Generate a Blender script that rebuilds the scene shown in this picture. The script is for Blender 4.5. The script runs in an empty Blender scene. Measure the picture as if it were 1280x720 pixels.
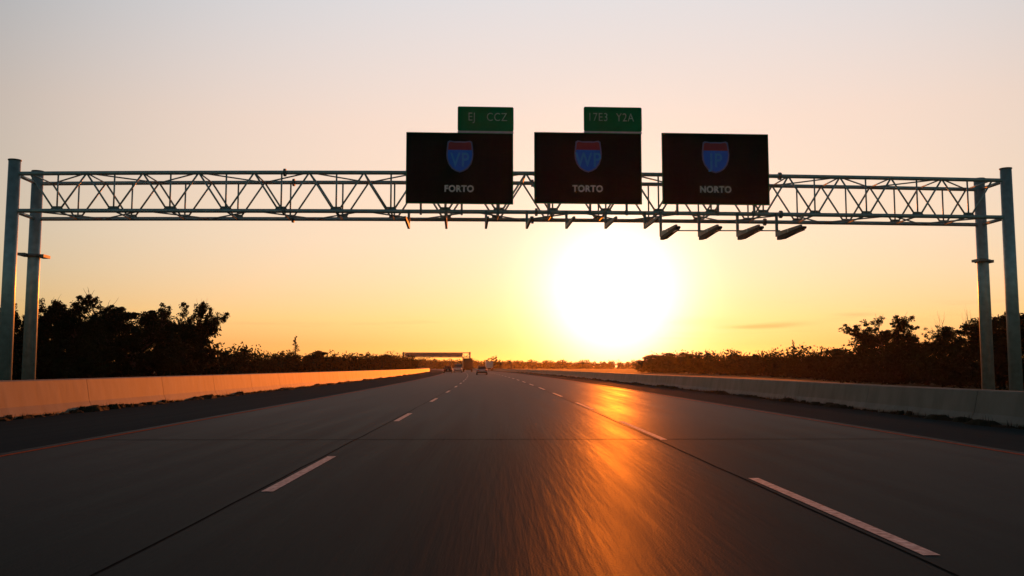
import bpy, bmesh, math, random
from mathutils import Vector, Matrix

# ------------------------------------------------------------------ camera, sky, sun, exposure
S = bpy.context.scene
COL = S.collection
F = 1130.0                      # focal length in photo pixels (1280 wide)
CAMZ = 1.28
PITCH = math.atan((459 - 360) / F)
YAW = math.atan((640 - 623) / F)
cam_d = bpy.data.cameras.new('camera')
cam = bpy.data.objects.new('camera', cam_d); COL.objects.link(cam); S.camera = cam
cam_d.sensor_width = 36.0
cam_d.lens = F / 1280 * 36.0
cam_d.clip_start = 0.1; cam_d.clip_end = 20000
cam.location = (0, 0, CAMZ)
cam.rotation_euler = (math.radians(90) + PITCH, 0, -YAW)

SUN_EL = math.radians(4.3)
SUN_AZ = math.radians(7.3)      # to the right of +Y
sun_dir = Vector((math.sin(SUN_AZ) * math.cos(SUN_EL), math.cos(SUN_AZ) * math.cos(SUN_EL), math.sin(SUN_EL)))
sd = bpy.data.lights.new('sun', 'SUN'); sun = bpy.data.objects.new('sun', sd); COL.objects.link(sun)
sd.energy = 5.0; sd.angle = math.radians(0.6); sd.color = (1.0, 0.18, 0.006)
sun.rotation_euler = sun_dir.to_track_quat('Z', 'Y').to_euler()

w = bpy.data.worlds.new('World'); S.world = w; w.use_nodes = True
nt = w.node_tree; nt.nodes.clear()
def N(t, **k):
    n = nt.nodes.new(t)
    for a, b in k.items(): setattr(n, a, b)
    return n
def L(a, b): nt.links.new(a, b)
def M_(op, a, b=None, c=None, clamp=False):
    n = N('ShaderNodeMath', operation=op, use_clamp=clamp)
    for i, v in enumerate((a, b, c)):
        if v is None: continue
        if hasattr(v, 'is_output'): L(v, n.inputs[i])
        else: n.inputs[i].default_value = v
    return n.outputs[0]
def VM(op, a, b=None, scale=None):
    n = N('ShaderNodeVectorMath', operation=op)
    for i, v in enumerate((a, b)):
        if v is None: continue
        if hasattr(v, 'is_output'): L(v, n.inputs[i])
        else: n.inputs[i].default_value = v
    if scale is not None:
        if hasattr(scale, 'is_output'): L(scale, n.inputs['Scale'])
        else: n.inputs['Scale'].default_value = scale
    return n.outputs['Value'] if op in ('DOT_PRODUCT', 'LENGTH') else n.outputs[0]
def lin(r, g, b):
    f = lambda c: (c / 255 / 12.92) if c / 255 <= 0.04045 else ((c / 255 + 0.055) / 1.055) ** 2.4
    return (f(r), f(g), f(b), 1)

tc = N('ShaderNodeTexCoord')
D = VM('NORMALIZE', tc.outputs['Generated'])
sep = N('ShaderNodeSeparateXYZ'); L(D, sep.inputs[0])
# base colour by height above the horizon
ramp = N('ShaderNodeValToRGB'); cr = ramp.color_ramp
zz = M_('MAXIMUM', sep.outputs['Z'], 0.0)
L(M_('POWER', zz, 0.5), ramp.inputs[0])
stops = [(0.0, (.55, .15, .03)), (0.16, (.66, .21, .07)), (0.23, (.78, .38, .14)), (0.31, (.79, .48, .28)), (0.37, (.80, .54, .37)),
         (0.51, (.84, .60, .48)), (0.625, (.72, .66, .655)), (0.70, (.32, .32, .36)), (0.74, (.04, .06, .10)), (1.0, (.014, .023, .048))]
while len(cr.elements) < len(stops): cr.elements.new(0.5)
for e, (p, c) in zip(cr.elements, stops): e.position = p; e.color = (*c, 1)
# the sky opposite the sun is much darker
dots = VM('DOT_PRODUCT', D, tuple(sun_dir))
mr = N('ShaderNodeMapRange'); mr.interpolation_type = 'SMOOTHSTEP'
L(dots, mr.inputs[0]); mr.inputs[1].default_value = 0.56; mr.inputs[2].default_value = 0.96
mr.inputs[3].default_value = 0.19; mr.inputs[4].default_value = 1.0
base = VM('SCALE', ramp.outputs[0], scale=mr.outputs[0])
back = N('ShaderNodeMix', data_type='RGBA', blend_type='MULTIPLY')
# anti-sun part tends to blue
mb = N('ShaderNodeMapRange'); L(dots, mb.inputs[0]); mb.inputs[1].default_value = -0.1; mb.inputs[2].default_value = 0.95
mb.inputs[3].default_value = 1.0; mb.inputs[4].default_value = 0.0
L(mb.outputs[0], back.inputs[0]); L(base, back.inputs[6]); back.inputs[7].default_value = (0.20, 0.72, 1.0, 1)
# aureole: angle from the sun in degrees
ang = M_('MULTIPLY', M_('ARCCOSINE', M_('MINIMUM', dots, 0.999999)), 57.2958)
def gauss(sig): return M_('EXPONENT', M_('MULTIPLY', M_('POWER', M_('DIVIDE', ang, sig), 2.0), -1.0))
def expf(sc): return M_('EXPONENT', M_('MULTIPLY', M_('DIVIDE', ang, sc), -1.0))
g1 = VM('SCALE', (1.0, 0.80, 0.62), scale=M_('MULTIPLY', gauss(3.7), 2.2))
g2 = VM('SCALE', (1.0, 0.70, 0.60), scale=M_('MULTIPLY', expf(5.0), 0.40))
g3 = VM('SCALE', (0.45, 0.35, 0.30), scale=M_('MULTIPLY', expf(13.0), 0.05))
glow = VM('ADD', VM('ADD', g1, g2), g3)
# thin streaky cloud low over the horizon, fixed in the sky
mp = N('ShaderNodeMapping'); L(D, mp.inputs[0]); mp.inputs['Scale'].default_value = (7, 7, 95)
nz = N('ShaderNodeTexNoise'); L(mp.outputs[0], nz.inputs['Vector']); nz.inputs['Scale'].default_value = 1.0
nz.inputs['Detail'].default_value = 5; nz.inputs['Roughness'].default_value = 0.55
cm = N('ShaderNodeMapRange'); L(nz.outputs['Fac'], cm.inputs[0]); cm.inputs[1].default_value = 0.56; cm.inputs[2].default_value = 0.75
band = M_('EXPONENT', M_('MULTIPLY', M_('POWER', M_('DIVIDE', M_('SUBTRACT', sep.outputs['Z'], 0.046), 0.022), 2.0), -1.0))
azm = M_('ARCTAN2', sep.outputs['X'], sep.outputs['Y'])
# small wisps of cloud low on the right
def wisp(az_, el_, wa, we, tilt=0.0):
    da = M_('SUBTRACT', azm, math.radians(az_)); de = M_('SUBTRACT', M_('SUBTRACT', sep.outputs['Z'], math.radians(el_)), M_('MULTIPLY', da, tilt))
    q = M_('ADD', M_('POWER', M_('ABSOLUTE', M_('DIVIDE', da, math.radians(wa))), 2.0), M_('POWER', M_('ABSOLUTE', M_('DIVIDE', de, math.radians(we))), 2.0))
    return M_('MULTIPLY', M_('EXPONENT', M_('MULTIPLY', q, -1.0)), nz.outputs['Fac'])
wis = M_('ADD', M_('ADD', wisp(17.2, 2.55, 1.7, .17, .04), wisp(15.4, 2.45, 1.6, .12)), M_('ADD', M_('MULTIPLY', wisp(21.8, 3.1, 1.1, .12), .7), M_('MULTIPLY', wisp(13.0, 2.8, 2.2, .25), .35)))
cfac = M_('ADD', M_('MULTIPLY', M_('MULTIPLY', cm.outputs[0], band), 0.40), M_('MULTIPLY', wis, 1.5), clamp=True)
sky0 = VM('ADD', back.outputs[2], glow)
cl = N('ShaderNodeMix', data_type='RGBA', blend_type='MULTIPLY')
L(cfac, cl.inputs[0]); L(sky0, cl.inputs[6]); cl.inputs[7].default_value = (0.55, 0.42, 0.40, 1)
bg1 = N('ShaderNodeBackground'); L(cl.outputs[2], bg1.inputs[0]); bg1.inputs[1].default_value = 1.18
st = N('ShaderNodeTexSky'); st.sky_type = 'NISHITA'; st.sun_disc = False
st.sun_elevation = SUN_EL; st.sun_rotation = SUN_AZ; st.dust_density = 0.2
bg2 = N('ShaderNodeBackground'); L(st.outputs[0], bg2.inputs[0]); bg2.inputs[1].default_value = 0.05
ad = N('ShaderNodeAddShader'); L(bg1.outputs[0], ad.inputs[0]); L(bg2.outputs[0], ad.inputs[1])
wo = N('ShaderNodeOutputWorld'); L(ad.outputs[0], wo.inputs[0])

vs = S.view_settings
vs.view_transform = 'Standard'; vs.look = 'None'; vs.gamma = 1.0; vs.use_curve_mapping = False
vs.exposure = -0.3
S.cycles.volume_bounces = 0

# ------------------------------------------------------------------ helpers
R_ROAD = 4200.0
def cx(y): return -(y * y) / (2 * R_ROAD) if y > 0 else 0.0
fwd = Vector((math.sin(YAW) * math.cos(PITCH), math.cos(YAW) * math.cos(PITCH), math.sin(PITCH)))
rgt = Vector((math.cos(YAW), -math.sin(YAW), 0))
upv = rgt.cross(fwd)
def P(px, py, Y):
    d = fwd + rgt * ((px - 640) / F) + upv * ((360 - py) / F)
    return Vector((0, 0, CAMZ)) + d * (Y / d.y)

def mat(name, col, rough=0.7, metal=0.0, var=0.0, scale=4.0, bump=0.0, spec=0.5, stretch=None, coords='Object', emit=None):
    m = bpy.data.materials.new(name); m.use_nodes = True
    t = m.node_tree; b = t.nodes['Principled BSDF']
    b.inputs['Base Color'].default_value = (*col, 1); b.inputs['Roughness'].default_value = rough
    b.inputs['Metallic'].default_value = metal; b.inputs['Specular IOR Level'].default_value = spec
    if var or bump:
        c = t.nodes.new('ShaderNodeTexCoord'); mpp = t.nodes.new('ShaderNodeMapping')
        t.links.new(c.outputs[coords], mpp.inputs[0])
        if stretch: mpp.inputs['Scale'].default_value = stretch
        n = t.nodes.new('ShaderNodeTexNoise'); n.inputs['Scale'].default_value = scale; n.inputs['Detail'].default_value = 6
        t.links.new(mpp.outputs[0], n.inputs['Vector'])
        if var:
            r = t.nodes.new('ShaderNodeValToRGB'); r.color_ramp.elements[0].position = 0.3; r.color_ramp.elements[1].position = 0.7
            r.color_ramp.elements[0].color = (*[x * (1 - var) for x in col], 1)
            r.color_ramp.elements[1].color = (*[min(1, x * (1 + var)) for x in col], 1)
            t.links.new(n.outputs['Fac'], r.inputs[0]); t.links.new(r.outputs[0], b.inputs['Base Color'])
        if bump:
            bn = t.nodes.new('ShaderNodeBump'); bn.inputs['Strength'].default_value = bump; bn.inputs['Distance'].default_value = 0.02
            t.links.new(n.outputs['Fac'], bn.inputs['Height']); t.links.new(bn.outputs[0], b.inputs['Normal'])
    if emit:
        b.inputs['Emission Color'].default_value = (*emit[:3], 1); b.inputs['Emission Strength'].default_value = emit[3]
    return m

def asphalt(name, lo, hi, rough, sheen=0.02):
    m = bpy.data.materials.new(name); m.use_nodes = True
    t = m.node_tree; b = t.nodes['Principled BSDF']; nd = t.nodes.new; lk = t.links.new
    c = nd('ShaderNodeTexCoord')
    def noise(sc, st_, det=5):
        mm = nd('ShaderNodeMapping'); mm.inputs['Scale'].default_value = st_; lk(c.outputs['Object'], mm.inputs[0])
        n = nd('ShaderNodeTexNoise'); n.inputs['Scale'].default_value = sc; n.inputs['Detail'].default_value = det
        lk(mm.outputs[0], n.inputs['Vector']); return n.outputs['Fac']
    big = noise(0.35, (1, 0.15, 1)); streak = noise(3.0, (1, 0.03, 1), 4); grain = noise(60, (1, 1, 1), 3)
    fine = noise(16.0, (1, 0.045, 1), 3)
    r = nd('ShaderNodeValToRGB'); r.color_ramp.elements[0].color = (*lo, 1); r.color_ramp.elements[1].color = (*hi, 1)
    r.color_ramp.elements[0].position = 0.32; r.color_ramp.elements[1].position = 0.68
    a1 = nd('ShaderNodeMath'); a1.operation = 'MULTIPLY_ADD'; lk(streak, a1.inputs[0]); a1.inputs[1].default_value = 0.45
    a2 = nd('ShaderNodeMath'); a2.operation = 'MULTIPLY_ADD'; lk(big, a2.inputs[0]); a2.inputs[1].default_value = 0.35
    a3 = nd('ShaderNodeMath'); a3.operation = 'MULTIPLY'; lk(grain, a3.inputs[0]); a3.inputs[1].default_value = 0.20
    lk(a3.outputs[0], a2.inputs[2]); lk(a2.outputs[0], a1.inputs[2]); lk(a1.outputs[0], r.inputs[0])
    lk(r.outputs[0], b.inputs['Base Color'])
    rr = nd('ShaderNodeMapRange'); lk(streak, rr.inputs[0]); rr.inputs[1].default_value = 0.3; rr.inputs[2].default_value = 0.7
    rr.inputs[3].default_value = rough - 0.05; rr.inputs[4].default_value = rough + 0.06
    lk(rr.outputs[0], b.inputs['Roughness'])
    h1 = nd('ShaderNodeMath'); h1.operation = 'MULTIPLY_ADD'; lk(fine, h1.inputs[0]); h1.inputs[1].default_value = 1.0
    h2 = nd('ShaderNodeMath'); h2.operation = 'MULTIPLY'; lk(grain, h2.inputs[0]); h2.inputs[1].default_value = 0.5
    lk(h2.outputs[0], h1.inputs[2])
    bn = nd('ShaderNodeBump'); bn.inputs['Strength'].default_value = 0.5; bn.inputs['Distance'].default_value = 0.012
    lk(h1.outputs[0], bn.inputs['Height']); lk(bn.outputs[0], b.inputs['Normal'])
    b.inputs['Specular IOR Level'].default_value = 0.0
    # worn aggregate: a weak, nearly angle-independent sheen over the rough body
    gl = nd('ShaderNodeBsdfGlossy'); gl.inputs['Color'].default_value = (1, 1, 1, 1); lk(bn.outputs[0], gl.inputs['Normal'])
    lk(rr.outputs[0], gl.inputs['Roughness'])
    mx = nd('ShaderNodeMixShader'); lw = nd('ShaderNodeLayerWeight'); lw.inputs[0].default_value = 0.5
    pw_ = nd('ShaderNodeMath'); pw_.operation = 'POWER'; lk(lw.outputs['Facing'], pw_.inputs[0]); pw_.inputs[1].default_value = 11.0
    mf = nd('ShaderNodeMath'); mf.operation = 'MULTIPLY_ADD'; lk(pw_.outputs[0], mf.inputs[0]); mf.inputs[1].default_value = sheen * 3.3; mf.inputs[2].default_value = sheen * 0.45
    lk(mf.outputs[0], mx.inputs[0])
    lk(b.outputs[0], mx.inputs[1]); lk(gl.outputs[0], mx.inputs[2]); lk(mx.outputs[0], t.nodes['Material Output'].inputs[0])
    return m

M = {}
M['road'] = asphalt('road_asphalt', (0.010, 0.024, 0.024), (0.022, 0.039, 0.038), 0.47, 0.036)
M['shoulder'] = asphalt('shoulder_asphalt', (0.018, 0.038, 0.044), (0.032, 0.058, 0.062), 0.60, 0.008)
M['grass'] = mat('dry_grass_ground', (0.045, 0.05, 0.022), 0.95, var=0.4, scale=0.6, bump=0.5, spec=0.1)
M['paint'] = mat('white_road_paint', (0.62, 0.62, 0.60), 0.8, var=0.42, scale=14, bump=0.1, spec=0.04)
M['worn'] = mat('worn_white_paint', (0.20, 0.19, 0.18), 0.9, var=0.4, scale=9, spec=0.0)
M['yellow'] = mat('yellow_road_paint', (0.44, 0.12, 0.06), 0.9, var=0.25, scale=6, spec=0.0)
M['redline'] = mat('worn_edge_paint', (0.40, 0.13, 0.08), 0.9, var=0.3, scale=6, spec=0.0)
M['seam'] = mat('tar_seam', (0.018, 0.024, 0.024), 0.9, spec=0.0)
M['concrete'] = mat('barrier_concrete', (0.18, 0.18, 0.16), 0.66, var=0.20, scale=1.6, bump=0.3, spec=0.16, stretch=(1, 1.2, 0.5))
M['steel'] = mat('galvanised_steel', (0.38, 0.47, 0.46), 0.45, metal=0.45, var=0.18, scale=5, bump=0.05)
M['lamp_paint'] = mat('dark_lamp_paint', (0.05, 0.045, 0.04), 0.7, var=0.2, scale=6, spec=0.2)
M['steel_dark'] = mat('weathered_steel', (0.20, 0.22, 0.21), 0.55, metal=0.4, var=0.25, scale=6)
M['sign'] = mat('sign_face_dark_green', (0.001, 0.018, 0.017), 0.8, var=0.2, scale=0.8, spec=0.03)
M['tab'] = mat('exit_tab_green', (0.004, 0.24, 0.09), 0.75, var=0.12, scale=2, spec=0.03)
M['alu'] = mat('aluminium_edge', (0.55, 0.56, 0.57), 0.5, metal=0.3, var=0.1, scale=4)
M['tabtext'] = mat('dim_reflective_letters', (0.34, 0.66, 0.52), 0.6, var=0.3, scale=6)
M['text'] = mat('white_reflective_letters', (0.90, 0.98, 0.94), 0.6, var=0.25, scale=9)
M['shield_blue'] = mat('shield_blue', (0.015, 0.20, 1.0), 0.55, var=0.15, scale=2, spec=0.3)
M['shield_red'] = mat('shield_red', (0.30, 0.045, 0.065), 0.55, var=0.15, scale=2, spec=0.3)
M['shield_rim'] = mat('shield_rim', (0.16, 0.22, 0.45), 0.6, spec=0.3)
M['shield_num'] = mat('shield_number', (0.06, 0.40, 0.95), 0.6, spec=0.3)
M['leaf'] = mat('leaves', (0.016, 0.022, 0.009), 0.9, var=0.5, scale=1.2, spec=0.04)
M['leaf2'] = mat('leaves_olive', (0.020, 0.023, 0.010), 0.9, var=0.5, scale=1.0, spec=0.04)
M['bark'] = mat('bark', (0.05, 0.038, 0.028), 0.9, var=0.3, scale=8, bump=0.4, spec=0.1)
M['weed'] = mat('dark_weeds', (0.022, 0.022, 0.012), 0.95, var=0.4, scale=5, spec=0.1)
M['rubber'] = mat('tyre_rubber', (0.015, 0.015, 0.015), 0.85)
M['rim'] = mat('alloy_rim', (0.4, 0.4, 0.42), 0.35, metal=0.8)
M['glass'] = mat('car_glass', (0.02, 0.025, 0.03), 0.08, spec=0.8)
M['tail'] = mat('tail_light_lens', (0.5, 0.02, 0.01), 0.3)
M['plate'] = mat('blank_plate', (0.6, 0.6, 0.58), 0.5)
M['black'] = mat('black_trim', (0.012, 0.012, 0.013), 0.6)
for n_, c_ in (('black_paint', (0.012, 0.013, 0.016)), ('white_paint', (0.72, 0.72, 0.70)), ('silver_paint', (0.42, 0.44, 0.50)), ('maroon_paint', (0.16, 0.035, 0.025))):
    M[n_] = mat(n_, c_, 0.3, metal=0.15 if 'silver' in n_ else 0, var=0.05, scale=3)

def tag(o, label=None, cat=None, group=None, kind=None):
    for k, v in (('label', label), ('category', cat), ('group', group), ('kind', kind)):
        if v: o[k] = v
    return o
def empty(name, loc, rz=0.0):
    o = bpy.data.objects.new(name, None); COL.objects.link(o); o.location = loc; o.rotation_euler = (0, 0, rz)
    o.empty_display_size = 0.3
    return o
def link(name, me, m, parent=None):
    if m is not None: me.materials.append(m)
    o = bpy.data.objects.new(name, me); COL.objects.link(o)
    if parent: o.parent = parent
    return o
def fin(bm, name, m, parent=None, smooth=False, bevel=0):
    bmesh.ops.recalc_face_normals(bm, faces=bm.faces)
    if smooth:
        for f in bm.faces: f.smooth = True
    me = bpy.data.meshes.new(name); bm.to_mesh(me); bm.free()
    o = link(name, me, m, parent)
    if bevel:
        b = o.modifiers.new('bevel', 'BEVEL'); b.width = bevel; b.segments = 2; b.limit_method = 'ANGLE'
    return o
def add_box(bm, a, b):
    (x0, y0, z0), (x1, y1, z1) = a, b
    v = [bm.verts.new(p) for p in ((x0,y0,z0),(x1,y0,z0),(x1,y1,z0),(x0,y1,z0),(x0,y0,z1),(x1,y0,z1),(x1,y1,z1),(x0,y1,z1))]
    for f in ((0,3,2,1),(4,5,6,7),(0,1,5,4),(1,2,6,5),(2,3,7,6),(3,0,4,7)): bm.faces.new([v[i] for i in f])
def add_tube(bm, p, q, r0, r1=None, n=10, caps=True):
    p, q = Vector(p), Vector(q); r1 = r0 if r1 is None else r1
    d = (q - p).normalized(); a = d.orthogonal().normalized(); b = d.cross(a)
    A = [bm.verts.new(p + (a * math.cos(t) + b * math.sin(t)) * r0) for t in [2 * math.pi * i / n for i in range(n)]]
    B = [bm.verts.new(q + (a * math.cos(t) + b * math.sin(t)) * r1) for t in [2 * math.pi * i / n for i in range(n)]]
    for i in range(n):
        f = bm.faces.new((A[i], A[(i + 1) % n], B[(i + 1) % n], B[i])); f.smooth = True
    if caps: bm.faces.new(A[::-1]); bm.faces.new(B)
def tube(name, p, q, r, m, parent=None, r1=None, n=10):
    bm = bmesh.new(); add_tube(bm, p, q, r, r1, n); me = bpy.data.meshes.new(name); bm.to_mesh(me); bm.free()
    return link(name, me, m, parent)
def box(name, a, b, m, parent=None, bevel=0):
    bm = bmesh.new(); add_box(bm, a, b); return fin(bm, name, m, parent, bevel=bevel)
def copy_tree(o, parent=None):
    c = o.copy(); COL.objects.link(c); c.parent = parent
    for ch in [x for x in list(o.children)]: copy_tree(ch, c)
    return c

# ------------------------------------------------------------------ ground and road
def ys_list(y0, y1):
    out = []; y = y0
    while y < y1:
        out.append(y); y += 4 if y < 100 else (10 if y < 400 else 25)
    out.append(y1); return out
def strip(name, xa, xb, z, m, y0=-60, y1=1600, parent=None, step=None):
    bm = bmesh.new(); prev = None
    yl = ys_list(y0, y1) if step is None else [y0 + (y1 - y0) * i / step for i in range(step + 1)]
    for y in yl:
        a = xa(y) if callable(xa) else xa; b = xb(y) if callable(xb) else xb
        s = cx(y); r = [bm.verts.new((s + a, y, z)), bm.verts.new((s + b, y, z))]
        if prev: bm.faces.new((prev[0], prev[1], r[1], r[0]))
        prev = r
    return fin(bm, name, m, parent)

XL, XR = -11.9, 11.0            # barrier feet
LEFT_EDGE, RIGHT_EDGE = -7.15, 7.7
LANE_L, LANE_R = -2.37, 2.96
bm = bmesh.new()
g = 7000
vv = [bm.verts.new(p) for p in ((-g, -1500, -0.02), (g, -1500, -0.02), (g, g + 4000, -0.02), (-g, g + 4000, -0.02))]
bm.faces.new(vv)
tag(fin(bm, 'ground', M['grass']), kind='structure')
road = tag(strip('road', LEFT_EDGE - 0.25, RIGHT_EDGE + 0.25, 0.0, M['road']), kind='structure')
tag(strip('left_shoulder', XL - 0.6, LEFT_EDGE - 0.25, -0.001, M['shoulder']), kind='structure')
tag(strip('right_shoulder', RIGHT_EDGE + 0.25, XR + 0.6, -0.001, M['shoulder']), kind='structure')
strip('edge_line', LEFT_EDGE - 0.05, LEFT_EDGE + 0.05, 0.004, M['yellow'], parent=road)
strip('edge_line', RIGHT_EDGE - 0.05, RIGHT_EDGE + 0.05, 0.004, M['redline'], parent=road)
# dashes: first start seen at 9.3 m (left) and 6.1 m (right), repeat of 12.19 m
for k in range(-1, 24):
    y = 9.5 + 12.19 * k
    strip('lane_dash', LANE_L - 0.062, LANE_L + 0.062, 0.005, M['paint'], y, y + 3.7, road, 4)
for k in range(0, 24):
    y = [6.25, 16.1, 27.5][k] if k < 3 else 27.5 + 12.19 * (k - 2)
    strip('lane_dash', LANE_R - 0.06, LANE_R + 0.06, 0.005, M['paint'], y, y + (4.3 if k < 1 else 5.5), road, 4)
# longitudinal construction joint beside the left dashes, wavering, and a transverse joint
rnd = random.Random(3)
for xo in (LANE_L - 0.13, LANE_R - 0.14):
    jit = {}
    def jx(y, o=0.0, xo=xo, jit=jit):
        k = round(y, 2)
        if k not in jit: jit[k] = rnd.uniform(-0.012, 0.012)
        return xo + jit[k] + o
    strip('pavement_joint', lambda y: jx(y), lambda y: jx(y, 0.018), 0.0045, M['seam'], -10, 260, road, 260)
bm = bmesh.new(); prev = None
for i in range(61):
    x = LEFT_EDGE + (RIGHT_EDGE - LEFT_EDGE) * i / 60; y = 16.2 + rnd.uniform(-0.012, 0.012)
    r = [bm.verts.new((x, y, 0.0047)), bm.verts.new((x, y + 0.045, 0.0047))]
    if prev: bm.faces.new((prev[0], r[0], r[1], prev[1]))
    prev = r
fin(bm, 'pavement_joint', M['seam'], road)

# ------------------------------------------------------------------ concrete barriers
def barrier(side, x0, H, label, name='concrete_barrier'):
    # single slope with a vertical toe, foot at x0, growing away from the road
    prof = [(0.0, 0.0), (0.0, 0.08), (0.10, 0.30 * H), (0.21, H - 0.03), (0.24, H), (0.40, H), (0.43, H - 0.03), (0.5, 0.0)]
    bm = bmesh.new(); prev = None
    seg = 6.1; yl = []
    y = -40.0
    while y < 900:
        w_ = 0.012
        if y < 260: yl += [(y - w_, 0), (y - w_ + 0.001, 1), (y + w_ - 0.001, 1), (y + w_, 0)]
        else: yl.append((y, 0))
        y += seg
    for y, gr in yl:
        ring = []
        for (px_, pz) in prof:
            inset = 0.02 if gr else 0.0
            xx = px_ + inset if px_ < 0.3 else px_ - inset
            ring.append(bm.verts.new((cx(y) + x0 + side * xx, y, max(-0.01, pz - inset))))
        if prev:
            for i in range(len(prof) - 1): bm.faces.new((prev[i], prev[i + 1], ring[i + 1], ring[i]))
        prev = ring
    return tag(fin(bm, name, M['concrete']), label, 'concrete barrier')
barrier(-1, XL, 0.95, 'long concrete road barrier left of the road, glowing orange in low sun')
barrier(1, XR, 0.76, 'long grey shaded concrete road barrier along the right shoulder')
# dark weeds and dirt collected along the barrier feet
def verge(name, xf, side, seed, wmax=0.35):
    r = random.Random(seed); bm = bmesh.new()
    y = 4.0
    while y < 230:
        k = 0.5 + 0.5 * math.sin(y * 0.9 + seed) * math.sin(y * 0.37 + 1.3)
        n = int(6 + 26 * k * r.random())
        c0 = cx(y) + xf
        rad = r.uniform(0.08, 0.10 + wmax * k); hh = r.uniform(0.03, 0.06 + 0.16 * k)
        # low mound of dirt
        a = [];
        for i in range(9):
            t = 2 * math.pi * i / 9
            a.append(bm.verts.new((c0 - side * rad * 0.4 + math.cos(t) * rad * r.uniform(.7, 1.1), y + math.sin(t) * rad * 2.2 * r.uniform(.7, 1.2), 0.001)))
        top = [bm.verts.new((c0 - side * rad * 0.4 + math.cos(2*math.pi*i/9) * rad * .5, y + math.sin(2*math.pi*i/9) * rad * 1.1, hh * r.uniform(.6, 1))) for i in range(9)]
        for i in range(9): bm.faces.new((a[i], a[(i+1) % 9], top[(i+1) % 9], top[i]))
        bm.faces.new(top)
        for _ in range(n):
            bx = c0 - side * r.uniform(-0.02, rad * 1.2); by = y + r.uniform(-rad, rad) * 2
            h = r.uniform(0.04, 0.10 + 0.18 * k); t = r.uniform(0, 6.28); l = r.uniform(0.02, 0.07)
            dx, dy = math.cos(t), math.sin(t)
            v1 = bm.verts.new((bx - dy * 0.010, by + dx * 0.010, 0)); v2 = bm.verts.new((bx + dy * 0.010, by - dx * 0.010, 0))
            v3 = bm.verts.new((bx + dx * l, by + dy * l, h))
            bm.faces.new((v1, v2, v3))
        y += r.uniform(0.25, 0.75)
    me = bpy.data.meshes.new(name); bm.to_mesh(me); bm.free()
    return tag(link(name, me, M['weed']), None, None, kind='stuff')
tag(verge('weeds', XL, -1, 5), 'dark weeds and dirt along the foot of the sunlit left barrier', 'weeds')
tag(verge('weeds', XR, 1, 9), 'dark weeds and dirt along the foot of the grey right barrier', 'weeds')

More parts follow.
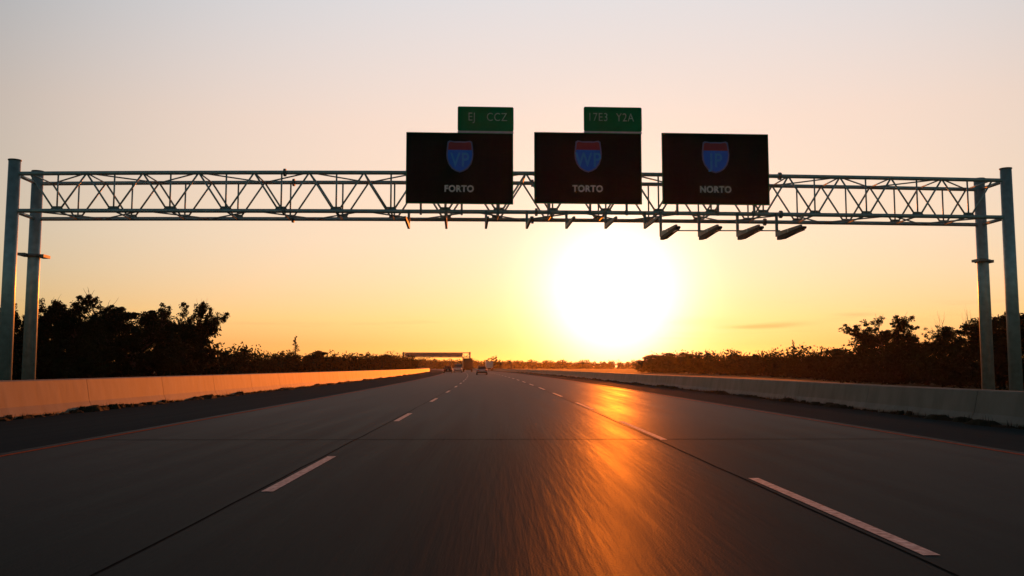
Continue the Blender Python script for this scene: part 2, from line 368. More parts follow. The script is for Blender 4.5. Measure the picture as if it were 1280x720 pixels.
# ------------------------------------------------------------------ trees
def leafquad(bm, c, s, r):
    n = Vector((r.gauss(0, 1), r.gauss(0, 1), r.gauss(0, 1))).normalized()
    a = n.orthogonal().normalized(); b = n.cross(a); t = r.uniform(0, 6.28)
    a, b = a * math.cos(t) + b * math.sin(t), b * math.cos(t) - a * math.sin(t)
    l = s * r.uniform(0.7, 1.3); w_ = l * 0.5
    vs_ = [bm.verts.new(c + a * l), bm.verts.new(c + b * w_), bm.verts.new(c - a * l), bm.verts.new(c - b * w_)]
    bm.faces.new(vs_)
def clump(bm, c, rad, n, s, r, flat=0.8):
    for _ in range(n):
        d = Vector((r.gauss(0, 1), r.gauss(0, 1), r.gauss(0, 1))).normalized() * rad * (r.random() ** 0.45)
        d.z *= flat
        leafquad(bm, c + d, s, r)
def make_tree_mesh(seed, kind):
    """unit tree: 1 high; returns (trunk mesh, crown mesh)"""
    r = random.Random(seed); tb = bmesh.new(); cb = bmesh.new()
    tips = []
    def limb(p, d, ln, rad, depth):
        q = p
        for k in range(3):
            nd_ = (d + Vector((r.uniform(-.25, .25), r.uniform(-.25, .25), r.uniform(-.05, .2)))).normalized()
            q2 = q + nd_ * ln / 3
            add_tube(tb, q, q2, rad * (1 - k * .22), rad * (1 - (k + 1) * .22), 6, caps=False)
            q, d = q2, nd_
            if depth == 0 or k == 2: tips.append(q.copy())
            if depth > 0 and k > 0:
                for _ in range(2):
                    sd_ = (d + Vector((r.uniform(-1, 1), r.uniform(-1, 1), r.uniform(-.2, .6))) * 0.9).normalized()
                    limb(q, sd_, ln * r.uniform(.5, .75), rad * .4, depth - 1)
    if kind == 'open':
        add_tube(tb, (0, 0, 0), (0.01, 0, .3), .028, .022, 8)
        for i in range(5):
            t = i * 1.26 + r.uniform(-.4, .4)
            limb(Vector((0.01, 0, r.uniform(.2, .34))), Vector((math.cos(t) * .7, math.sin(t) * .7, r.uniform(.6, 1.2))).normalized(), r.uniform(.32, .42), .016, 2)
        for p in tips:
            if p.z > 0.97: continue
            if r.random() < (.82 if p.z < .7 else .62):
                clump(cb, p, r.uniform(.022, .06), r.randint(40, 80), .0125, r)
        for _ in range(56):                      # heavier heart of the crown
            t = r.uniform(0, 6.28); q = r.random() ** .5 * .34
            clump(cb, Vector((math.cos(t) * q, math.sin(t) * q, r.uniform(.04, .68))), r.uniform(.07, .12), 150, .018, r)
    elif kind == 'dense':
        add_tube(tb, (0, 0, 0), (0, 0, .6), .03, .012, 8)
        for i in range(6):
            t = i * 1.05; limb(Vector((0, 0, r.uniform(.2, .5))), Vector((math.cos(t), math.sin(t), .8)).normalized(), r.uniform(.25, .36), .012, 1)
        for _ in range(95):
            t = r.uniform(0, 6.28); z = r.uniform(.05, .93)
            R_ = .46 * math.sqrt(max(0, 1 - ((z - .42) / .55) ** 2)) if z > .42 else .46
            q = R_ * (r.random() ** .4)
            clump(cb, Vector((math.cos(t) * q, math.sin(t) * q, z)), r.uniform(.06, .115), 170, .0175, r)
        for p in tips:
            if p.z < 1: clump(cb, p, r.uniform(.03, .06), 40, .011, r)
    elif kind == 'bushy':
        add_tube(tb, (0, 0, 0), (0, 0, .5), .03, .014, 8)
        lobes = [(r.uniform(-.45, .45), r.uniform(-.3, .3), r.uniform(.45, .86)) for _ in range(6)]
        for (lx, ly, lz) in lobes:
            add_tube(tb, (0, 0, .3), (lx * .8, ly * .8, lz * .9), .014, .006, 6)
            for _ in range(12):
                clump(cb, Vector((lx + r.gauss(0, .10), ly + r.gauss(0, .10), lz - r.random() ** 1.2 * .45)), r.uniform(.05, .09), 110, .020, r)
            clump(cb, Vector((lx, ly, lz + .07)), .05, 50, .012, r)
        for _ in range(30):
            clump(cb, Vector((r.uniform(-.5, .5), r.uniform(-.35, .35), r.uniform(.03, .4))), .11, 130, .021, r)
    elif kind == 'spire':
        add_tube(tb, (0, 0, 0), (0, 0, 1.0), .02, .003, 7)
        for i in range(60):
            z = .12 + .86 * i / 60; R_ = .15 * (1 - z) ** .8 + .012
            t = r.uniform(0, 6.28); q = R_ * r.uniform(.2, 1)
            if z > .35: add_tube(tb, (0, 0, z), (math.cos(t) * R_, math.sin(t) * R_, z + .01), .004, .002, 4)
            clump(cb, Vector((math.cos(t) * q, math.sin(t) * q, z)), max(.014, R_ * .5), 34, .010, r)
    elif kind == 'bare':
        add_tube(tb, (0, 0, 0), (0.0, 0, .4), .028, .020, 7)
        for i in range(4):
            t = i * 1.57 + r.uniform(-.5, .5)
            limb(Vector((0, 0, r.uniform(.3, .42))), Vector((math.cos(t) * .35, math.sin(t) * .35, 1)).normalized(), r.uniform(.38, .5), .016, 2)
        for p in tips:
            if r.random() < .6 and p.z < 1: clump(cb, p, r.uniform(.015, .04), r.randint(12, 30), .013, r)
    out = []
    zmax = max([v.co.z for v in cb.verts] + [v.co.z for v in tb.verts])
    for b_ in (tb, cb):
        for v in b_.verts: v.co.z /= zmax
        me = bpy.data.meshes.new('tree'); b_.to_mesh(me); b_.free(); out.append(me)
    xs = [abs(v.co.x) for v in out[1].vertices]; xs.sort(); out.append(2 * xs[int(len(xs) * .985)])
    return out
LIB = {}
def lib(kind, seed):
    k = (kind, seed)
    if k not in LIB:
        t, c, w_ = make_tree_mesh(seed, kind)
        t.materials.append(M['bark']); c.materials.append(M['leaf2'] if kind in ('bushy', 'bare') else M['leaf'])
        LIB[k] = (t, c, w_)
    return LIB[k]
def tree(px, top, wpx, Y, kind, seed, rz, label, cat='tree', group=None, name='tree'):
    t, c, wd = lib(kind, seed)
    base = P(px, 459, Y); base.z = -0.05
    H = P(px, top, Y).z + 0.05
    W = wpx * Y / F / wd
    o = empty(name, base, rz); o.scale = (W, W, H)
    a = bpy.data.objects.new('trunk', t); b = bpy.data.objects.new('crown', c)
    for x in (a, b): COL.objects.link(x); x.parent = o
    tag(o, label, cat, group)
TL = [
 (-45, 378, 150, 52, 'dense', 1, .3, 'dense dark tree cut off by the left frame edge behind the near gantry post', 'dense_tree'),
 (44, 366, 80, 62, 'open', 11, 1.1, 'loose leafy tree showing behind and between the two left gantry posts', 'leafy_tree'),
 (40, 408, 120, 56, 'dense', 2, 2.0, 'low dense dark tree filling the gap below the loose tree at the left posts', 'dense_tree'),
 (108, 360, 100, 60, 'open', 12, 0.4, 'tall ragged leafy tree just right of the left gantry posts', 'leafy_tree'),
 (90, 405, 120, 64, 'dense', 1, 4.0, 'dense dark bush-like tree under the tall ragged tree by the left posts', 'dense_tree'),
 (166, 384, 128, 58, 'dense', 2, 0.9, 'broad round-topped dense tree in the middle of the left tree group', 'dense_tree'),
 (212, 402, 100, 66, 'dense', 1, 2.6, 'dark dense tree between the round-topped tree and the airy one at the group end', 'dense_tree'),
 (232, 370, 78, 66, 'open', 13, 2.2, 'airy leafy tree leaning at the right end of the left tree group', 'leafy_tree'),
 (226, 420, 80, 70, 'bushy', 21, 1.2, 'low bushy tree at the foot of the airy tree ending the left group', 'bushy_tree'),
 (300, 433, 66, 120, 'bushy', 22, 0.2, 'first low bushy tree right of the big left tree group', 'bushy_tree'),
 (338, 441, 60, 135, 'bushy', 21, 2.9, 'flat-topped low tree left of the thin spire tree above left barrier', 'bushy_tree'),
 (369, 419, 16, 150, 'spire', 31, 0.0, 'thin pointed spire tree rising alone above the left treeline', 'pointed_tree'),
 (362, 438, 60, 155, 'bushy', 22, 4.0, 'bushy tree wrapped round the foot of the left spire tree', 'bushy_tree'),
 (399, 438, 44, 170, 'dense', 2, 1.7, 'small round tree just right of the left spire tree', 'round_tree'),
 (425, 444, 40, 190, 'bushy', 21, 5.0, 'lowest tree in the dip right of the small round tree on the left', 'bushy_tree'),
 (452, 440, 50, 205, 'bushy', 22, 1.0, 'wide low tree halfway between the left spire tree and the distant gantry', 'bushy_tree'),
 (480, 443, 44, 230, 'dense', 1, 0.6, 'low rounded tree just left of the distant gantry post', 'round_tree'),
 (505, 447, 34, 260, 'bushy', 21, 3.3, 'last small tree before the distant gantry on the left', 'bushy_tree'),
 (1330, 385, 150, 50, 'dense', 2, .3, 'dense dark tree cut off by the right frame edge beyond the outer post', 'dense_tree'),
 (1262, 380, 60, 58, 'open', 12, 2.0, 'loose leafy tree top showing between the two right gantry posts', 'leafy_tree'),
 (1252, 392, 116, 60, 'dense', 1, 1.2, 'dense dark tree behind the two right gantry posts', 'dense_tree'),
 (1198, 406, 84, 64, 'dense', 2, 3.2, 'dense dark tree just left of the right gantry posts', 'dense_tree'),
 (1217, 380, 26, 70, 'bare', 41, 0.4, 'thin nearly bare tree sticking up left of the right gantry posts', 'bare_tree'),
 (1176, 388, 34, 72, 'bare', 42, 1.4, 'spindly half-bare tree between the big airy tree and the right posts', 'bare_tree'),
 (1158, 426, 92, 66, 'dense', 1, 5.1, 'low dark tree under the spindly half-bare tree on the right', 'dense_tree'),
 (1108, 392, 84, 80, 'open', 13, 5.5, 'large airy tree with sky gaps standing above the right treeline', 'leafy_tree'),
 (1140, 420, 46, 84, 'open', 11, 3.0, 'smaller leafy tree against the right side of the large airy tree', 'leafy_tree'),
 (1092, 428, 92, 90, 'bushy', 22, 3.0, 'low bushy tree under the large airy tree on the right', 'bushy_tree'),
 (1046, 435, 62, 110, 'dense', 2, 4.4, 'rounded dark tree just left of the large airy tree on the right', 'round_tree'),
 (1015, 440, 50, 125, 'bushy', 21, 0.3, 'low tree just right of the right-hand spire tree', 'bushy_tree'),
 (992, 424, 11, 140, 'spire', 31, 1.0, 'thin pointed spire tree above the right treeline below the faint cloud', 'pointed_tree'),
 (984, 444, 56, 145, 'bushy', 22, 2.2, 'bushy tree at the foot of the right-hand spire tree', 'bushy_tree'),
 (946, 444, 56, 160, 'dense', 1, 3.7, 'low rounded tree left of the right-hand spire tree', 'round_tree'),
 (912, 440, 50, 175, 'bushy', 21, 2.0, 'uneven bushy tree halfway along the right treeline', 'bushy_tree'),
 (878, 438, 52, 190, 'bushy', 22, 0.8, 'tallest tree of the sun-tinged far end of the right treeline', 'bushy_tree'),
 (846, 440, 50, 205, 'dense', 2, 2.5, 'rounded tree second from the sunward end of the right treeline', 'round_tree'),
 (818, 443, 44, 220, 'dense', 1, 1.9, 'orange-hazed round tree ending the right treeline below the sun', 'round_tree'),
 (617, 444, 22, 420, 'bushy', 22, 0.9, 'small distant tree clump standing alone on the horizon above the road', 'bushy_tree'),
]
for a in TL: tree(*a[:8], name=a[8])
# undergrowth filling under each tree belt, and the far-off woods
def scrub(name, pts, hfun, seed, density, leaf, m):
    r = random.Random(seed); bm = bmesh.new()
    for (A, B) in zip(pts[:-1], pts[1:]):
        A = Vector(A); B = Vector(B); ln = (B - A).length
        for _ in range(int(ln * density)):
            p = A.lerp(B, r.random()); h = hfun(p.y) * r.uniform(.5, 1.15)
            c = Vector((p.x + r.gauss(0, 1.2), p.y + r.gauss(0, 1.5), h * r.uniform(.15, .85)))
            clump(bm, c, h * .42, 60, leaf * (1 + p.y / 250), r)
    me = bpy.data.meshes.new(name); bm.to_mesh(me); bm.free()
    return link(name, me, m)
def gp(px, Y): q = P(px, 459, Y); return (q.x, q.y, 0)
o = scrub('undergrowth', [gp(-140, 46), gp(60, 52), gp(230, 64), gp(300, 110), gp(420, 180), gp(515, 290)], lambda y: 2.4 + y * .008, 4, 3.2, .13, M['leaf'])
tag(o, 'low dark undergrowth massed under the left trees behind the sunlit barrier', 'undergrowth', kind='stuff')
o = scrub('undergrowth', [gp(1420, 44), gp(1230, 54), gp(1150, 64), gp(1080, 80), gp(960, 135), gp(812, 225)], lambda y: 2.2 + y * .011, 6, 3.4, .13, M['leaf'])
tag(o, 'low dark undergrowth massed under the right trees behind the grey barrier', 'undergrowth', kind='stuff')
def woods(name, pts, n, h0, seed):
    r = random.Random(seed); bm = bmesh.new()
    for i in range(n):
        k = r.random() * (len(pts) - 1); j = int(k)
        p = Vector(pts[j]).lerp(Vector(pts[j + 1]), k - j)
        p += Vector((r.gauss(0, 8), r.gauss(0, 25), 0)); h = h0 * r.uniform(.6, 1.2)
        for _ in range(5):
            clump(bm, Vector((p.x + r.gauss(0, h * .35), p.y + r.gauss(0, 2), h * r.uniform(.1, .85))), h * .3, 26, .55, r)
    me = bpy.data.meshes.new(name); bm.to_mesh(me); bm.free()
    return link(name, me, M['leaf'])
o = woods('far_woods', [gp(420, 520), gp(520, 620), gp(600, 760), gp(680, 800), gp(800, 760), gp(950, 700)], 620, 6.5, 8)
tag(o, 'far-off woods forming a low hazy band along the horizon', 'woods', kind='stuff')

# ------------------------------------------------------------------ near sign gantry
A0 = P(6, 459, 29.2); B0 = P(1269, 459, 30.6)
A0.z = B0.z = 0
span = (B0 - A0).length; U = (B0 - A0).normalized(); V = Vector((-U.y, U.x, 0))   # V points away from the camera
DEP = 1.62
root = empty('sign_gantry', A0, math.atan2(U.y, U.x))
tag(root, 'steel box-truss sign gantry spanning the whole road on paired posts', 'sign gantry')
def ztop(x): t = x / span; return 7.55 + .17 * t + .13 * 4 * t * (1 - t)
def zbot(x): t = x / span; return 6.33 + .10 * t + .07 * 4 * t * (1 - t)
# posts (local coordinates: x along, y away)
def post(x, y, h):
    o = tube('post', (x, y, -0.1), (x, y, h), 0.215, M['steel'], root, 0.185, 24)
    tube('post_cap', (x, y, h), (x, y, h + .03), .205, M['steel_dark'], o, None, 24)
    bm = bmesh.new(); add_tube(bm, (x, y, -0.02), (x, y, .05), .36, .36, 20)
    for i in range(8):
        t = i * math.pi / 4; add_tube(bm, (x + math.cos(t) * .29, y + math.sin(t) * .29, .05), (x + math.cos(t) * .29, y + math.sin(t) * .29, .12), .025, .025, 6)
    fin(bm, 'base_plate', M['steel_dark'], o)
    return o
hL, hR = 7.98, 8.12
post(0, 0, hL); p2 = post(0, DEP, hL - .02); post(span, 0, hR); p4 = post(span, DEP, hR - .02)
for p_, x, z in ((p2, 0, P(47, 318, 30.8).z), (p4, span, P(1235, 325, 32.2).z)):
    bm = bmesh.new(); add_tube(bm, (x, DEP, z - .09), (x, DEP, z + .0), .27, .27, 20)
    add_box(bm, (x - .36, DEP - .42, z - .08), (x - .12, DEP + .1, z + .01)); add_box(bm, (x + .12, DEP - .1, z - .1), (x + .36, DEP + .42, z - .0))
    fin(bm, 'clamp_collar', M['steel_dark'], p_)
# chords, as slightly cambered tubes
def chord(y, zf, r):
    bm = bmesh.new(); n = 14
    for i in range(n):
        xa, xb = span * i / n, span * (i + 1) / n
        add_tube(bm, (xa, y, zf(xa)), (xb, y, zf(xb)), r, r, 14, caps=False)
    o = fin(bm, 'chord', M['steel'], root)
    for f in o.data.polygons: f.use_smooth = True
    # bolted splice flanges
    for k in (1, 2, 3):
        x = span * k / 4 + .35
        tube('splice_flange', (x - .04, y, zf(x)), (x + .04, y, zf(x)), r * 1.9, M['steel_dark'], o, None, 14)
for y, zf in ((0, ztop), (DEP, ztop), (0, zbot), (DEP, zbot)): chord(y, zf, .068)
npan = 18; pw = (span - 1.0) / npan
br = .032
xs = [0.5 + pw * i for i in range(npan + 1)]
for y in (0, DEP):
    for i in range(npan):
        xa, xb = xs[i], xs[i + 1]; xm = (xa + xb) / 2
        tube('diagonal_brace', (xa, y, ztop(xa)), (xm - .07, y, zbot(xm)), br, M['steel'], root, n=8)
        tube('diagonal_brace', (xb, y, ztop(xb)), (xm + .07, y, zbot(xm)), br, M['steel'], root, n=8)
        tube('vertical_brace', (xm, y, ztop(xm)), (xm, y, zbot(xm)), .029, M['steel'], root, n=8)
for i in range(npan):
    xa, xb = xs[i], xs[i + 1]; xm = (xa + xb) / 2
    tube('cross_brace', (xm, 0, zbot(xm)), (xm, DEP, zbot(xm)), br, M['steel'], root, n=8)
    tube('lacing_bar', (xa, 0 if i % 2 else DEP, ztop(xa)), (xb, DEP if i % 2 else 0, ztop(xb)), .026, M['steel'], root, n=8)
    tube('lacing_bar', (xa, DEP if i % 2 else 0, zbot(xa)), (xb, 0 if i % 2 else DEP, zbot(xb)), .026, M['steel'], root, n=8)
    for y in (0.0, DEP):
        bm = bmesh.new(); z = zbot(xm)
        pts = [(-.22, .03), (-.14, .15), (.14, .15), (.22, .03), (.2, -.03), (-.2, -.03)]
        a = [bm.verts.new((xm + u, y - .008, z + v)) for u, v in pts]; b = [bm.verts.new((xm + u, y + .008, z + v)) for u, v in pts]
        bm.faces.new(a); bm.faces.new(b[::-1])
        for k in range(6): bm.faces.new((a[k], b[k], b[(k+1) % 6], a[(k+1) % 6]))
        fin(bm, 'gusset_plate', M['steel_dark'], root)
for x in xs: tube('cross_brace', (x, 0, ztop(x)), (x, DEP, ztop(x)), .026, M['steel'], root, n=8)
# end ties from truss to the posts
for x in (0, span):
    for zf in (ztop, zbot):
        tube('end_tie', (x, 0, zf(x)), (x, DEP, zf(x)), .06, M['steel'], root, n=12)
mw = root.matrix_basis.copy()
rot = Matrix.Rotation(math.atan2(U.y, U.x), 4, 'Z')
inv = (Matrix.Translation(A0) @ rot).inverted()
def onplane(px, py, yl):
    """point of the gantry's local plane y=yl (metres in front of / behind the near chord) seen at a pixel"""
    d = P(px, py, 30.0) - Vector((0, 0, CAMZ)); o_ = Vector((0, 0, CAMZ))
    nrm = V; p0 = A0 + V * yl
    t = (p0 - o_).dot(nrm) / d.dot(nrm)
    return inv @ (o_ + d * t)

# ------------------------------------------------------------------ signs
def textmesh(body, size, m, parent, loc, name, sx=1.0, ext=.004, bold=0.0):
    cu = bpy.data.curves.new('t', 'FONT'); cu.body = body; cu.size = size; cu.extrude = ext; cu.offset = bold
    cu.align_x = 'CENTER'; cu.align_y = 'CENTER'; cu.space_character = 1.1
    to = bpy.data.objects.new('t', cu); COL.objects.link(to)
    bpy.context.view_layer.update()
    me = bpy.data.meshes.new_from_object(to.evaluated_get(bpy.context.evaluated_depsgraph_get()))
    bpy.data.objects.remove(to)
    for v in me.vertices:
        x, y, z = v.co; v.co = (x * sx, -z, y)
    me.materials.clear()
    o = link(name, me, m, parent); o.location = loc
    return o
def rounded(w_, h_, r_, n=5):
    pts = []
    for (cx_, cy_, a0) in ((w_/2 - r_, h_/2 - r_, 0), (-w_/2 + r_, h_/2 - r_, 90), (-w_/2 + r_, -h_/2 + r_, 180), (w_/2 - r_, -h_/2 + r_, 270)):
        for i in range(n + 1):
            t = math.radians(a0 + 90 * i / n); pts.append((cx_ + r_ * math.cos(t), cy_ + r_ * math.sin(t)))
    return pts
def plate(name, pts, y0, y1, m, parent, ox=0, oz=0):
    bm = bmesh.new()
    a = [bm.verts.new((ox + u, y0, oz + v)) for u, v in pts]; b = [bm.verts.new((ox + u, y1, oz + v)) for u, v in pts]
    bm.faces.new(a); bm.faces.new(b[::-1]); n = len(pts)
    for k in range(n): bm.faces.new((a[k], b[k], b[(k+1) % n], a[(k+1) % n]))
    return fin(bm, name, m, parent)
def shield_pts(w_, h_):
    # interstate shield outline: peaked top corners, bulging sides, pointed foot
    half = [(0, .475), (.20, .47), (.38, .495), (.455, .46)]
    side = [(.48, .28), (.50, .08), (.485, -.08), (.42, -.25), (.30, -.39), (.15, -.47), (0, -.51)]
    right = half + side
    return [(x * w_, y * h_) for x, y in right] + [(-x * w_, y * h_) for x, y in reversed(right[1:-1])]
FRONT = -.34
def make_sign(x0, x1, y0, y1, num, word, label, tab=None, box_px=None):
    a = onplane(x0, y1, FRONT); b = onplane(x1, y0, FRONT)
    cxl = (a.x + b.x) / 2; W = b.x - a.x; H = b.z - a.z; zc = (a.z + b.z) / 2
    s = empty('highway_sign', A0 + rot @ Vector((cxl, FRONT, a.z)), math.atan2(U.y, U.x))
    tag(s, label, 'highway sign')
    zo = H / 2
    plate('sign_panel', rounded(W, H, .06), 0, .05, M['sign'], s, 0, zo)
    # thin edge trim all round, its face proud of the panel
    bm = bmesh.new(); t = .022
    for (p, q) in (((-W/2, 0), (W/2, t)), ((-W/2, H - t), (W/2, H)), ((-W/2, t), (-W/2 + t, H - t)), ((W/2 - t, t), (W/2, H - t))):
        add_box(bm, (p[0], -.006, p[1]), (q[0], .055, q[1]))
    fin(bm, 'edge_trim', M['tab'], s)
    kx = (W / (x1 - x0)); kz = H / (y1 - y0)
    sc = (sw := kx * 34, kz * 39)
    sx_ = 0; sz = H - kz * 29
    rim = plate('shield', shield_pts(sc[0], sc[1]), -.010, -.0005, M['shield_rim'], s, sx_, sz)
    full = shield_pts(sc[0] * .90, sc[1] * .91)
    cut = sc[1] * .20
    # split the shield outline into red crown and blue body
    def clip(pts, above):
        out = []
        for i in range(len(pts)):
            p, q = pts[i], pts[(i + 1) % len(pts)]
            ip = p[1] >= cut if above else p[1] <= cut; iq = q[1] >= cut if above else q[1] <= cut
            if ip: out.append(p)
            if ip != iq:
                t_ = (cut - p[1]) / (q[1] - p[1]); out.append((p[0] + (q[0] - p[0]) * t_, cut))
        return out
    plate('shield_crown', clip(full, True), -.016, -.010, M['shield_red'], rim, sx_, sz)
    plate('shield_body', clip([(x, y - .0) for x, y in shield_pts(sc[0] * .90, sc[1] * .91)], False), -.015, -.010, M['shield_blue'], rim, sx_, sz)
    textmesh(num, sc[1] * .62, M['shield_num'], rim, (sx_, -.020, sz - sc[1] * .13), 'shield_number', sx=.80, ext=.003, bold=.008)
    textmesh(word, kz * 11.0, M['text'], s, (-kx * .8, -.006, H - kz * 69), 'destination_lettering', sx=.92, ext=.004, bold=.010)
    # hangers fixing the panel to the truss
    for u in (-.36, 0.02, .36):
        x = u * W
        add = bmesh.new(); add_box(add, (x - .035, .056, -.36), (x + .035, .13, H - .1)); fin(add, 'hanger', M['steel_dark'], s)
        add = bmesh.new(); add_box(add, (x - .03, .13, -.24), (x + .03, -FRONT - .07, -.17)); add_box(add, (x - .03, .13, ztop(cxl) - a.z - .04), (x + .03, -FRONT - .07, ztop(cxl) - a.z + .03))
        fin(add, 'hanger_arm', M['steel_dark'], s)
    if box_px:
        q0 = onplane(box_px[0], box_px[3], FRONT); q1 = onplane(box_px[1], box_px[2], FRONT)
        box('junction_box', (q0.x - cxl, .0, q0.z - a.z), (q1.x - cxl, .16, -.004), M['sign'], s, bevel=.01)
    if tab:
        ta = onplane(tab[0], tab[3], FRONT); tb_ = onplane(tab[1], tab[2], FRONT)
        ex = empty('exit_sign', A0 + rot @ Vector(((ta.x + tb_.x) / 2, FRONT, ta.z)), math.atan2(U.y, U.x))
        tag(ex, tab[5], 'exit sign')
        w2, h2 = tb_.x - ta.x, tb_.z - ta.z
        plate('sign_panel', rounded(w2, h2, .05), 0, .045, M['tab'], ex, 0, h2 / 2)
        bm = bmesh.new(); add_box(bm, (-w2/2, -.004, -.075), (w2/2, .05, -.008)); fin(bm, 'support_rail', M['alu'], ex)
        for u in (-.3, .3):
            bm = bmesh.new(); add_box(bm, (u * w2 - .03, .056, -.5), (u * w2 + .03, .10, h2 - .1)); fin(bm, 'hanger', M['steel_dark'], ex)
        for word_, fx in tab[4]:
            textmesh(word_, h2 * .48, M['tabtext'], ex, (w2 * fx, -.006, h2 * .56), 'exit_lettering', sx=.82, bold=-.002)
    return s
make_sign(507, 641.5, 167, 254, 'VP', 'FORTO', 'leftmost dark green highway sign with a blue shield, clear of the sun', 
          (572, 642, 134, 163, (('EJ', -.25), ('CCZ', .2)), 'green exit tab on top of the leftmost highway sign'))
make_sign(668, 801.5, 167, 254, 'WP', 'TORTO', 'middle dark highway sign hanging straight above the setting sun',
          (730, 802, 134.5, 163.5, (('17E3', -.26), ('Y2A', .21)), 'green exit tab on top of the middle highway sign'))
make_sign(828.5, 960, 168, 255, 'JP', 'NORTO', 'rightmost dark highway sign, the one without an exit tab')

# arms below the truss (parts of the gantry) and the floodlights they carry
def arm(px, ybot, reach):
    q = onplane(px, ybot, -.1); zt = zbot(q.x)
    bm = bmesh.new()
    add_box(bm, (q.x - .04, -.15, q.z), (q.x + .04, -.075, zt + .02))
    # horizontal arm tapering towards its free end, with a gusset in the corner
    pts = [(-.15, 0), (-.15, .20), (-.30, .14), (-reach, .07), (-reach, 0)]
    a = [bm.verts.new((q.x - .035, y, q.z + z)) for y, z in pts]; b = [bm.verts.new((q.x + .035, y, q.z + z)) for y, z in pts]
    bm.faces.new(a); bm.faces.new(b[::-1])
    for k in range(5): bm.faces.new((a[k], b[k], b[(k+1) % 5], a[(k+1) % 5]))
    fin(bm, 'walkway_bracket', M['steel_dark'], root)
    return q
for px in (511, 558, 607.5, 658.5, 708, 757, 806): arm(px, 286, 2.2)
pr = None
proto = None
LAB = ['sign floodlight nearest the sun, first of the four under the right sign', 'second sign floodlight from the left under the rightmost sign',
       'third sign floodlight from the left under the rightmost sign', 'outermost right sign floodlight hanging clear of the rightmost sign']
for i, px in enumerate((826, 874, 922, 971)):
    q = arm(px, 296, 2.3)
    if pr is not None: tube('walkway_rail', (pr.x, -.42, pr.z + .16), (q.x, -.42, q.z + .16), .020, M['steel_dark'], root, n=8)
    pr = q
    loc = A0 + rot @ Vector((q.x, -1.0, q.z - .004))
    if proto is None:
        lamp = empty('sign_floodlight', loc, math.atan2(U.y, U.x))
        bm = bmesh.new()      # wedge housing along the arm, hung just below it
        pts = [(.72, -.02), (.74, -.13), (.20, -.17), (-1.30, -.12), (-1.58, -.09), (-1.6, -.03), (-1.5, -.006)]
        a = [bm.verts.new((-.065, y, z)) for y, z in pts]; b = [bm.verts.new((.065, y, z)) for y, z in pts]
        bm.faces.new(a); bm.faces.new(b[::-1])
        for k in range(7): bm.faces.new((a[k], b[k], b[(k+1) % 7], a[(k+1) % 7]))
        fin(bm, 'lamp_housing', M['lamp_paint'], lamp, bevel=.015)
        bm = bmesh.new(); add_box(bm, (-.055, -1.50, -.132), (.055, -.6, -.120)); fin(bm, 'lamp_glass', M['glass'], lamp)
        box('mounting_clip', (-.05, -.3, -.004), (.05, -.2, .10), M['steel'], lamp)
        proto = lamp
    else:
        lamp = copy_tree(proto); lamp.location = loc
    tag(lamp, LAB[i], 'floodlight', 'floodlights lighting the gantry signs')

# ------------------------------------------------------------------ distant gantry
YD = 440.0
dg = empty('distant_gantry', (P(503, 459, YD).x, YD, 0), 0)
tag(dg, 'distant overhead gantry crossing the road beyond the traffic', 'sign gantry')
wd = P(588, 459, YD).x - P(503, 459, YD).x; zt = P(545, 441, YD).z; zb = P(545, 446.3, YD).z
for x in (.3, wd - .3):
    for y in (0, 2.4): tube('post', (x, y, -.1), (x, y, zt + .4), .34, M['steel_dark'], dg, n=14)
tube('post', (wd - 3.6, 0, -.1), (wd - 3.6, 0, zb), .3, M['steel_dark'], dg, n=14)
for y in (0, 2.4):
    for z in (zb, zt): tube('chord', (0.3, y, z), (wd - .3, y, z), .2, M['steel_dark'], dg, n=10)
    for i in range(16):
        xa = .3 + (wd - .6) * i / 16; xb = .3 + (wd - .6) * (i + 1) / 16
        tube('diagonal_brace', (xa, y, zb if i % 2 else zt), (xb, y, zt if i % 2 else zb), .09, M['steel_dark'], dg, n=6)
box('walkway_panel', (1.4, -.35, zb + .25), (wd - 3.8, -.25, zt - .25), mat('dull_panel', (.16, .13, .15), .7, var=.1), dg)

# ------------------------------------------------------------------ vehicles (seen from behind)
def loft(sections, name, m, parent, smooth=True, bevel=0):
    bm = bmesh.new(); prev = None
    rings = []
    for (y, pts) in sections:
        ring = [bm.verts.new((x, y, z)) for x, z in pts]; rings.append(ring)
        if prev:
            n = len(ring)
            for i in range(n): bm.faces.new((prev[i], prev[(i+1) % n], ring[(i+1) % n], ring[i]))
        prev = ring
    bm.faces.new(rings[0][::-1]); bm.faces.new(rings[-1])
    return fin(bm, name, m, parent, smooth=False, bevel=bevel)
def sect(w_, z0, z1, r_=.12):
    h = w_ / 2
    return [(-h + r_, z0), (h - r_, z0), (h, z0 + r_), (h, z1 - r_), (h - r_, z1), (-h + r_, z1), (-h, z1 - r_), (-h, z0 + r_)]
def wheels(root_, W, ysx, r_, wt=.22):
    for y in ysx:
        for s in (-1, 1):
            x = s * (W / 2 - wt / 2 + .01)
            o = tube('wheel', (x - wt/2, y, r_), (x + wt/2, y, r_), r_, M['rubber'], root_, n=20)
            tube('rim', (x + s * (wt/2), y, r_), (x + s * (wt/2 + .01), y, r_), r_ * .62, M['rim'], o, n=16)
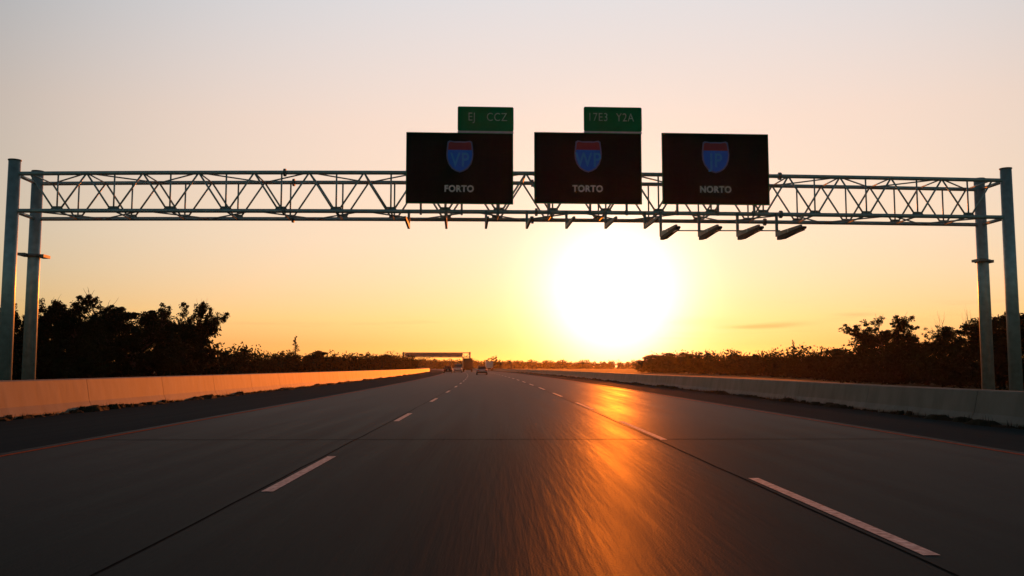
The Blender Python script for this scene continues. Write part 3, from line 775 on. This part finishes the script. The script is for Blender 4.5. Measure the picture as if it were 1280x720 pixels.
def make_car(px, Y, paint, label, W=1.84, Ln=4.6, H=1.45, van=False, name='parked_car', cat='car'):
    x = P(px, 459, Y).x
    r = empty(name, (x, Y, 0.004), math.atan(Y / R_ROAD)); tag(r, label, cat)
    bh = .98 if not van else 1.15
    loft([(0, sect(W * .90, .38, bh - .1)), (.12, sect(W * .97, .28, bh - .02)), (.9, sect(W, .24, bh)), (Ln * .6, sect(W, .24, bh - .02)),
          (Ln * .93, sect(W * .96, .26, .86 if not van else 1.0)), (Ln, sect(W * .84, .34, .66))], 'body', M[paint], r, bevel=.03)
    if van: cab = [(.05, W * .90, bh + .0, bh + .02), (.22, W * .84, bh, H), (Ln * .62, W * .84, bh, H), (Ln * .80, W * .86, bh - .02, bh + .04)]
    else: cab = [(.45, W * .84, bh - .05, bh + .02), (1.05, W * .70, bh - .05, H), (2.5, W * .70, bh - .05, H), (3.35, W * .82, bh - .06, bh + .0)]
    bm = bmesh.new(); prev = None
    for (y, w_, z0, z1) in cab:
        wb = W * .90
        ring = [bm.verts.new(p) for p in ((-wb/2, y, z0), (wb/2, y, z0), (w_/2, y, z1), (-w_/2, y, z1))]
        if prev:
            for i in range(4): bm.faces.new((prev[i], prev[(i+1) % 4], ring[(i+1) % 4], ring[i]))
        else: bm.faces.new(ring[::-1])
        prev = ring
    bm.faces.new(prev); fin(bm, 'cabin_glass', M['glass'], r, bevel=.03)
    ry0, ry1 = (.24, Ln * .62) if van else (1.05, 2.5)
    box('roof', (-W * .355, ry0, H - .02), (W * .355, ry1, H + .035), M[paint], r, bevel=.02)
    for s in (-1, 1):
        box('tail_light', (s * W * .36 - .17, -.025, .68), (s * W * .36 + .17, .05, .84), M['tail'], r, bevel=.01)
        box('side_mirror', (s * W * .53 - .09, 3.0, .93), (s * W * .53 + .09, 3.12, 1.07), M[paint], r, bevel=.02)
    box('bumper', (-W * .46, -.07, .34), (W * .46, .1, .54), M['black'], r, bevel=.03)
    box('licence_plate', (-.16, -.035, .60), (.16, .03, .74), M['plate'], r)
    wheels(r, W, (.85, Ln - .9), .33)
    return r
make_car(602.5, 152, 'silver_paint', 'silver car in the centre lane, nearest of the vehicles ahead', name='silver_car')
make_car(560, 196, 'black_paint', 'black car, leftmost of the vehicles ahead', W=1.9, H=1.5, name='black_car')
make_car(572.5, 214, 'white_paint', 'white van between the black car and the maroon truck', W=2.0, Ln=5.0, H=2.0, van=True, name='white_van', cat='van')
def make_truck(px, Y, boxm, cabm, label, W=2.5, H=3.7, Ln=8.0, name='box_truck'):
    x = P(px, 459, Y).x
    r = empty(name, (x, Y, 0.004), math.atan(Y / R_ROAD)); tag(r, label, 'truck')
    box('cargo_box', (-W/2, 0, 1.0), (W/2, Ln - 2.1, H), M[boxm], r, bevel=.05)
    bm = bmesh.new()
    for s in (-1, 1): add_box(bm, (s * W * .25 - W * .235, -.02, 1.08), (s * W * .25 + W * .235, .0, H - .12))
    fin(bm, 'cargo_door', M[boxm], r, bevel=.01)
    loft([(Ln - 1.95, sect(W * .92, .6, H - .9, .15)), (Ln - .6, sect(W * .92, .6, H - .95, .15)), (Ln, sect(W * .88, .6, 1.7, .15))], 'cab', M[cabm], r, bevel=.03)
    box('chassis', (-.5, .2, .62), (.5, Ln - 1.5, .96), M['black'], r)
    box('bumper', (-W * .45, -.05, .5), (W * .45, .08, .64), M['black'], r)
    for s in (-1, 1): box('tail_light', (s * W * .4 - .12, -.06, .7), (s * W * .4 + .12, .04, .88), M['tail'], r)
    wheels(r, W, (1.4, Ln - 1.2), .48, .3)
make_truck(585, 245, 'maroon_paint', 'maroon_paint', 'tall dark maroon box truck under the right end of the distant gantry')
make_truck(612, 330, 'white_paint', 'white_paint', 'bright white box truck farthest away, above and right of the silver car', H=3.4)

# ------------------------------------------------------------------ haze
HAZE = True
if HAZE:
    bm = bmesh.new(); add_box(bm, (-1300, -80, -1.02), (1300, 1700, 14.0))
    hz = fin(bm, 'haze', None)
    m = bpy.data.materials.new('haze_air'); m.use_nodes = True; t = m.node_tree; t.nodes.clear()
    o_ = t.nodes.new('ShaderNodeOutputMaterial'); v = t.nodes.new('ShaderNodeVolumePrincipled')
    v.inputs['Color'].default_value = (.95, .86, .78, 1); v.inputs['Density'].default_value = 0.00005; v.inputs['Anisotropy'].default_value = 0.8
    t.links.new(v.outputs[0], o_.inputs['Volume']); hz.data.materials.append(m)
    tag(hz, 'thin golden evening haze over the road', 'haze', kind='stuff')
